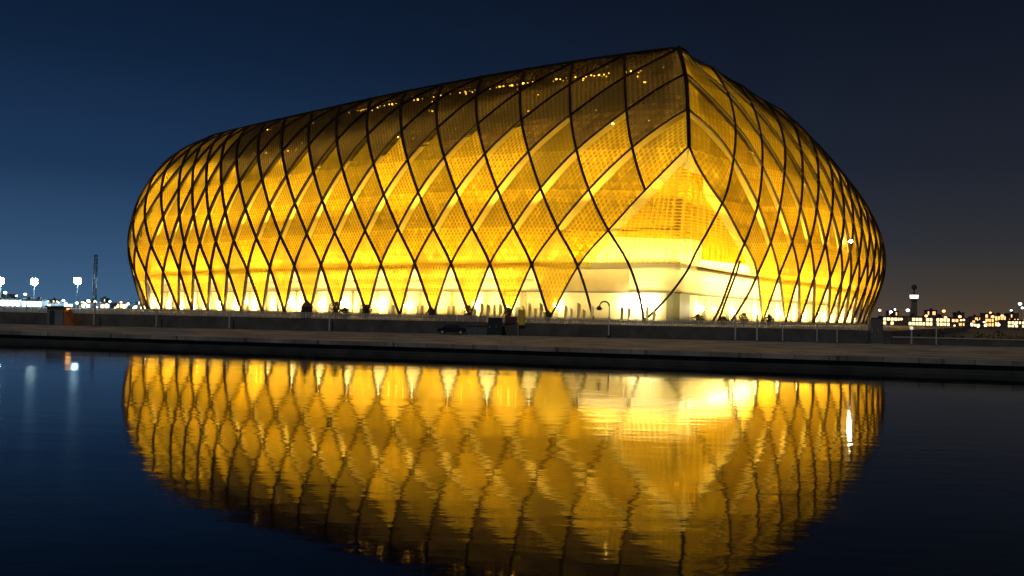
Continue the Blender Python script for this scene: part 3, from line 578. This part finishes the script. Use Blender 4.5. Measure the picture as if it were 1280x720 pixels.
for wx in (-1.2, 1.2):
    for wy in (-.86, .70):
        b = MB(); b.add([(wx + .32*math.cos(t), wy + q, .32 + .32*math.sin(t)) for q in (0, .18) for t in np.linspace(0, 2*math.pi, 15)[:-1]], [(i,(i+1)%14,14+(i+1)%14,14+i) for i in range(14)] + [tuple(range(14)), tuple(range(14,28))[::-1]]); w_ = b.build('wheel', M['rubber'], e)
        b = MB(); yy = wy - .012 if wy < 0 else wy + .192; b.add([(wx + .17*math.cos(t), yy, .32 + .17*math.sin(t)) for t in np.linspace(0, 2*math.pi, 11)[:-1]] + [(wx, yy + (.01 if wy < 0 else -.01), .32)], [tuple(range(10))] + [(i,(i+1)%10,10) for i in range(10)]); b.build('rim', M['post'], w_)
for q in (-.55, .55): b = MB(); b.box(-1.93, -1.885, q-.18, q+.18, .6, .72); b.build('headlight', M['post'], e)
# dark equipment cabinets
def cabinet(name, px, y, z, w, h, label, m, doors=2):
    e = empty(name, (px2x(px, y), y, z), label=label, cat='cabinet'); e.scale = (1.28,)*3
    b = MB(); b.box(-w/2, w/2, -.4, .4, .1, h); b.build('body', m, e)
    b = MB(); b.box(-w/2-.05, w/2+.05, -.46, .46, h+.002, h+.09); b.build('lid', M['steel'], e)
    b = MB(); b.box(-w/2+.05, w/2-.05, -.35, .35, 0, .098); b.build('plinth', M['post'], e)
    for i in range(doors):
        xa = -w/2 + .06 + i*(w-.12)/doors; b = MB(); b.box(xa+.02, xa+(w-.12)/doors-.02, -.43, -.402, .2, h-.1); d_ = b.build('door', m, e)
        b = MB(); b.box(xa+.1, xa+.14, -.46, -.432, h*.45, h*.6); b.build('handle', M['post'], d_)
cabinet('cabinet', 598, wallx(-4) - 1.2, ZD, 2.4, 1.05, 'low grey cabinet between the dark car and the tall cabinet', M['cab'], 3)
cabinet('cabinet', 620, wallx(-2) - 1.6, ZD, 1.7, 2.05, 'tall dark cabinet on the promenade left of the yellow banner', M['steel'], 2)
cabinet('cabinet', 1095, wallx(46) - 1.2, ZD, 1.5, 3.0, 'tall grey cabinet at the right end of the stadium wall', M['cab'], 2)
# hoarding and yellow banner
y = wallx(0) + .02; e = empty('hoarding', (px2x(640, y), y - .12, ZP), label='dark maroon hoarding board fixed to the railing beside the yellow banner', cat='hoarding')
b = MB(); b.box(-1.0, .85, -.06, -.02, -.05, 1.0); b.build('board', M['maroon'], e)
for q in (-.9, .7): b = MB(); b.box(q, q+.08, -.018, .04, -.05, 1.05); b.build('batten', M['steel'], e)
y = wallx(1) - .5; e = empty('banner', (px2x(653, y), y, ZD), label='narrow yellow banner on a thin pole by the railing', cat='banner'); e.scale = (1.3, 1, 1.3)
b = MB(); b.frustum(-.42, 0, 0, 3.2, .035, .03, 6); b.build('pole', M['post'], e)
b = MB(); b.add([(-.38 + .74*i/6, .05*math.sin(i*1.3), z) for z in (1.3, 3.15) for i in range(7)] + [(-.38 + .74*i/6, .03+.05*math.sin(i*1.3), z) for z in (1.3, 3.15) for i in range(7)],
      [(i,i+1,8+i,7+i) for i in range(6)] + [(21+i,22+i,15+i,14+i) for i in range(6)]); b.build('cloth', M['yellow'], e)
# orange barriers put in for an orange-lit stretch of the railing
def barrier():
    e = empty('barrier', (0,0,0))
    b = MB(); b.add([(-.45,-.22,0),(.45,-.22,0),(.45,.22,0),(-.45,.22,0),(-.42,-.07,.95),(.42,-.07,.95),(.42,.07,.95),(-.42,.07,.95)], [(3,2,1,0),(4,5,6,7),(0,1,5,4),(1,2,6,5),(2,3,7,6),(3,0,4,7)]); b.build('body', M['orange'], e)
    b = MB(); b.box(-.3, .3, -.18, -.12, .5, .68); b.build('reflective_band', M['flag'], e)
    return e
b0 = barrier()
for i in range(7):
    e = b0 if i == 0 else copy_tree(b0); px = 549 + i*9.0; y = wallx(px2x(px, 139)) + 1.3
    e.location = (px2x(px, y), y, ZP); e.rotation_euler = (0, 0, .1*math.sin(i*3)); e.scale = (1.15,)*3
    tag(e, 'orange barrier in a row standing in for orange light along the railing above the dark car', 'barrier', 'orange barriers behind the railing')
# cream feather banners before the gate
def feather():
    e = empty('feather_banner', (0,0,0))
    b = MB(); b.frustum(0,0,0,.15,.3,.25); b.build('foot', M['steel'], e)
    b = MB(); b.frustum(0,0,.152,4.2,.025,.018,6); b.build('pole', M['post'], e)
    b = MB(); v=[]; K=9
    for q in (0,.02):
        for i in range(K):
            t=i/(K-1); w=.62*math.sin(math.pi*min(1,.30+.70*(1-t)))**.6 if t<1 else .05
            v += [(.05, q+.04*math.sin(4*t), .7+3.4*t), (.05+w, q+.10*math.sin(5*t+1), .7+3.4*t)]
    f=[]
    for q in (0,1):
        for i in range(K-1): f.append(tuple(q*2*K+k for k in (2*i,2*i+1,2*i+3,2*i+2)))
    b.add(v,f); b.build('cloth', M['flag'], e)
    return e
f0 = feather(); first = True
for i, px in enumerate((592, 601, 609, 617, 624, 633, 661, 668, 675, 706, 713, 722, 729, 739, 776, 785, 808, 816)):
    y = 172 + 12*math.sin(i*2.1); e = f0 if first else copy_tree(f0); first = False
    e.location = (px2x(px, y), y, ZP); e.rotation_euler = (0,0,.5*math.sin(i*1.7)); e.scale = (1,1,.62+.3*abs(math.sin(i*1.3)))
    tag(e, 'slim cream feather banner on the plaza before the lit stadium', 'banner', 'feather banners before the stadium')
# shrubs on the plaza: many small leaves round a few stems
def shrub(px, y, h, w, label, z=ZP):
    e = empty('shrub', (px2x(px, y), y, z), label=label, cat='shrub')
    b = MB()
    for i in range(5):
        a = 2*math.pi*i/5; b.tube([(0,0,0),(.25*w*math.cos(a),.25*w*math.sin(a),h*.4),(.4*w*math.cos(a+.4),.4*w*math.sin(a+.4),h*.8)], .03, 5)
    b.build('stem', M['stem'], e)
    b = MB()
    for i in range(420):
        t = rng.rand()**.7; a = rng.rand()*6.283; ph = rng.rand(); lump = 1 + .35*math.sin(3*a + px) * math.sin(5*ph + px)
        r_ = w*.55*t*lump*math.sqrt(max(.05, 1-(2*ph-.9)**2)); c = np.array([r_*math.cos(a), r_*math.sin(a), h*(.18 + .8*ph)])
        d1 = rng.randn(3); d1 /= np.linalg.norm(d1); d2 = np.cross(d1, rng.randn(3)); d2 /= np.linalg.norm(d2); s_ = .10 + .08*rng.rand()
        b.add([c-d1*s_*1.4, c+d2*s_*.5, c+d1*s_*1.4, c-d2*s_*.5], [(0,1,2,3)])
    b.build('foliage', M['leaf'], e)
for px, y, h, w, lab in ((421, 108, 2.3, 1.5, 'bushy shrub behind the pale post right of the brown hut'), (432, 109, 1.5, 1.6, 'low round shrub right beside the tallest shrub near the brown hut'),
        (459, 116, 2.0, 1.8, 'shrub at a lattice foot, two feet right of the brown hut'), (540, 118, 1.8, 1.3, 'shrub at the lattice foot above the dark car'),
        (586, 118, 2.2, 1.4, 'dark shrub at the lattice foot above the low grey cabinet'), (636, 118, 2.0, 1.4, 'shrub at the lattice foot behind the maroon hoarding'),
        (686, 122, 1.7, 1.3, 'shrub at the left foot of the pointed gate'), (873, 120, 1.6, 1.6, 'shrub at the doubled lattice leg right of the gate door'),
        (930, 122, 2.0, 1.5, 'dark shrub between the pair of tall pale posts'), (905, 125, 1.4, 1.7, 'low shrub left of the pair of tall pale posts'), (962, 124, 1.8, 1.2, 'narrow shrub right of the pair of tall pale posts')):
    shrub(px, y + 40, h*1.3, w*1.3, lab)
# ------------------------------------------------------------------ the far city
GZ = ZD
def far_building(px0, px1, ytop, dist, wins, label, roofbits=0, m='bldg', grp=None):
    """box with rows of lit windows; wins = list of (material, rows, cols, fill)"""
    x0, x1 = px2x(px0, dist), px2x(px1, dist); w = x1 - x0; h = zat((px0+px1)/2, ytop, dist) - GZ; dp = max(8, w*.5)
    e = empty('far_building', ((x0+x1)/2, dist, GZ), label=label, cat='building', group=grp)
    b = MB(); b.box(-w/2, w/2, 0, dp, 0, h); b.build('wall', M[m], e)
    b = MB(); b.box(-w/2-.3, w/2+.3, -.3, dp+.3, h+.003, h+.5); b.build('roof', M['steel'], e)
    mt, rows, cols, fill = wins
    for r in range(rows):
        for c in range(cols):
            if rng.rand() > fill: continue
            ww = w/cols; hh = (h-2.2)/rows; b = MB(); xa = -w/2 + c*ww + .14*ww; za = 2.0 + r*hh
            b.box(xa, xa + .72*ww, -.08, -.003, za + .12*hh, za + .82*hh); b.build('window', M[mt], e)
    for i in range(roofbits):
        b = MB(); xa = -w/2 + (i+.5)*w/roofbits; b.box(xa-1, xa+1, dp*.3, dp*.3+2, h+.503, h+2.2); b.build('roof_plant', M['steel'], e)
    return e
far_building(-30, 26, 373, 650, ('win_w', 1, 9, .95), 'low hall with a row of dazzling white windows at the left edge')
far_building(28, 53, 375, 640, ('win_w', 1, 4, 1), 'short white-lit hall right of the long white-lit hall', 2)
far_building(56, 92, 379.5, 700, ('win_w', 1, 6, .5), 'dim low building behind the gatehouse', 1)
far_building(96, 138, 379, 760, ('win_y', 1, 7, .5), 'dim low building just right of the gatehouse', 1)
far_building(140, 160, 378.5, 800, ('win_o', 1, 4, .8), 'orange-lit low building left of the stadium')
far_building(162, 184, 381, 800, ('win_y', 1, 4, .7), 'pale-lit low building touching the left edge of the stadium')
far_building(1104, 1132, 396, 620, ('win_y', 2, 6, .8), 'yellow-lit building at the right edge of the stadium', 1)
far_building(1136, 1188, 396.5, 560, ('win_y', 2, 12, .9), 'long yellow-lit building under the control tower', 3)
far_building(1190, 1212, 398, 700, ('win_o', 2, 5, .7), 'orange-lit building right of the long yellow-lit building', 1)
far_building(1213, 1230, 404, 640, ('win_y', 1, 4, .7), 'very low yellow-lit building between two orange ones')
far_building(1232, 1243, 392, 720, ('win_o', 3, 3, .8), 'narrow orange-lit block, tallest at the right')
far_building(1244, 1258, 394, 760, ('win_o', 2, 4, .8), 'orange-lit block right of the narrow orange one', 1)
far_building(1260, 1300, 401, 600, ('win_y', 2, 9, .8), 'low yellow-lit building at the right edge of the view', 2)
for px0, px1, yt, dist, lab in ((-10, 14, 368, 900, 'dark taller block behind the long white-lit hall'), (60, 73, 375, 950, 'dark block with few lit windows behind the gatehouse'), (104, 116, 376, 980, 'dark block with few lit windows beside the thin tower'), (126, 133, 373, 1000, 'narrow dark block between the thin tower and the stadium'), (170, 181, 378, 980, 'small dark block nearest the left flank of the stadium')):
    far_building(px0, px1, yt, dist, ('win_y', 3, 6, .25), lab, 1)
for px0, px1, yt, dist, lab in ((1112, 1124, 389, 900, 'dark block with few lit windows left of the control tower'), (1160, 1172, 388, 950, 'dark block rising behind the long yellow-lit building'), (1196, 1206, 391, 960, 'dark block behind the orange-lit building'), (1216, 1226, 396, 900, 'small dark block behind the very low building'), (1262, 1274, 392, 900, 'dark block behind the low building at the right edge')):
    far_building(px0, px1, yt, dist, ('win_o', 3, 6, .3), lab, 1)
# dark hedge behind the low wall
b = MB()
for i in range(5200):
    t = rng.rand(); x = 62 + 150*t; y = wallx(x) + 3 + 3*rng.rand(); c = np.array([x - 62, y - wallx(62), .1 + (1.5 + .5*math.sin(x*.7) + .3*math.sin(x*2.3))*rng.rand()**.8])
    d1 = rng.randn(3); d1 /= np.linalg.norm(d1); d2 = np.cross(d1, rng.randn(3)); d2 /= np.linalg.norm(d2); q = .16 + .14*rng.rand()
    b.add([c-d1*q*1.4, c+d2*q*.5, c+d1*q*1.4, c-d2*q*.5], [(0,1,2,3)])
hg = b.build('hedge', M['leaf']); hg.location = (62, wallx(62), ZD); tag(hg, 'dark leafy hedge behind the low wall on the right', 'hedge')
# flood masts, lattice tower, control tower
def flood_mast(px, py, dist, label):
    x = px2x(px, dist); h = zat(px, py, dist) - GZ
    e = empty('floodlight_mast', (x, dist, GZ), label=label, cat='floodlight mast', group='floodlight masts on the left')
    b = MB(); b.frustum(0,0,0,h,.5,.25,8); b.build('pole', M['steel'], e)
    b = MB(); b.box(-2.0,2.0,-.2,.2,h-.2,h+.2); b.build('crossarm', M['steel'], e)
    for lx, lz in ((-1.1,.9),(1.1,.9),(-1.1,-.9),(1.1,-.9),(0,0)): b = MB(); b.ball((lx, -.5, h+lz), 1.35, 8, 6); b.build('lamp', M['flood_c'], e)
flood_mast(1, 351, 650, 'leftmost floodlight mast with blue-white lamps, at the edge of the view')
flood_mast(43, 352, 650, 'middle one of the three blue-white floodlight masts')
flood_mast(97, 351, 650, 'floodlight mast with blue-white lamps beside the thin dark tower')
x = px2x(118.5, 640); h = zat(118, 318, 640) - GZ; e = empty('lattice_tower', (x, 640, GZ), label='tall thin dark tower rising right of the floodlight masts', cat='tower')
for sx in (-.8,.8):
    for sy in (-.8,.8): b = MB(); b.tube([(sx*1.3,sy*1.3,0),(sx,sy,h)], .22, 5); b.build('leg', M['rib'], e)
b = MB()
for i in range(16):
    z0, z1 = h*i/16, h*(i+1)/16; q = 1 if i % 2 else -1
    for sy in (-.85,.85): b.tube([(-q*.9,sy,z0),(q*.9,sy,z1)], .12, 4)
    for sx in (-.85,.85): b.tube([(sx,-q*.9,z0),(sx,q*.9,z1)], .12, 4)
b.build('bracing', M['rib'], e)
x = px2x(1143, 600); h = zat(1143, 372, 600) - GZ; e = empty('control_tower', (x, 600, GZ), label='slender control tower with a lit cabin and a dark ball on top', cat='tower')
b = MB(); b.frustum(0,0,0,h-2.2,2.6,1.7,10); b.build('shaft', M['bldg'], e)
b = MB(); b.frustum(0,0,h-2.198,h-.8,1.8,3.4,10); b.build('cabin_floor', M['bldg'], e)
b = MB(); b.frustum(0,0,h-.798,h+1.8,2.6,2.9,10); b.build('cabin', M['cabin'], e)
b = MB(); b.frustum(0,0,h+1.802,h+2.6,3.5,2.2,10); b.build('roof', M['steel'], e)
b = MB(); b.frustum(0,0,h+2.602,h+5.4,.5,.4,8); b.build('mast', M['steel'], e)
b = MB(); b.ball((0,0,h+7.0),1.8,10,7); b.build('radar_ball', M['steel'], e)
# street lights
def light(px, py, dist, m, label, grp, r=.75):
    x = px2x(px, dist); h = zat(px, py, dist) - GZ; e = empty('street_light', (x, dist, GZ), label=label, cat='street light', group=grp)
    b = MB(); b.frustum(0,0,0,h,.16,.1,6); b.build('pole', M['steel'], e)
    b = MB(); b.tube([(0,0,h-.05),(0,-1.2,h+.15)], .09, 5); b.build('arm', M['steel'], e)
    b = MB(); b.ball((0,-1.3,h+.05), r, 8, 6, .8); b.build('lamp', m, e)
gl_, gr_ = 'street lights left of the stadium', 'street lights right of the stadium'
for px, py, k in ((8,366,'w'),(22,370,'w'),(33,368,'w'),(64,382,'w'),(81,376,'w'),(84,379,'w'),(91,385,'w'),(98,379,'w'),(108,380,'y'),(112,376,'w'),(120,377,'y'),(123,384,'y'),(135,381,'w'),(139,377,'w'),(146,385,'o'),(149,383,'o'),(153,378,'o'),(157,384,'y'),(162,380,'w'),(169,385,'w'),(179,385,'y')):
    light(px, py, 620 + 90*rng.rand(), M['dot_'+k], {'w':'white street light among the far lights left of the stadium','y':'warm street light among the far lights left of the stadium','o':'orange street light among the far lights left of the stadium'}[k], {'w':'white ','y':'warm ','o':'orange '}[k] + gl_, .75 + .45*rng.rand())
for px, py, k in ((1099,388,'y'),(1113,390,'w'),(1118,387,'w'),(1134,388,'w'),(1126,399,'o'),(1157,395,'o'),(1179,389,'o'),(1181,397,'o'),(1199,396,'o'),(1204,400,'o'),(1214,405,'y'),(1222,408,'y'),(1231,407,'y'),(1237,391,'o'),(1240,396,'o'),(1252,395,'o'),(1247,406,'y'),(1263,388,'w'),(1274,380,'w'),(1268,405,'y'),(1277,385,'w')):
    light(px, py, 520 + 90*rng.rand(), M['dot_'+k], {'w':'white street light among the far lights right of the stadium','y':'warm street light among the far lights right of the stadium','o':'orange street light among the far lights right of the stadium'}[k], {'w':'white ','y':'warm ','o':'orange '}[k] + gr_, .6 + .5*rng.rand())
for i in range(46):                                  # a denser scatter of small lights further off
    lf = i < 16; px = 58 + 124*rng.rand() if lf else 1100 + 180*rng.rand(); k = ('w' if rng.rand() < .6 else 'y') if lf else ('o' if rng.rand() < .45 else 'y')
    side = 'left' if lf else 'right'; w_ = {'w': 'white', 'y': 'warm', 'o': 'orange'}[k]
    light(px, hor(px) + 1.5 - 9*rng.rand()**1.6, 640 + 200*rng.rand(), M['dot_'+k], w_ + ' street light among the far lights ' + side + ' of the stadium', w_ + ' street lights ' + side + ' of the stadium', .35 + .55*rng.rand())
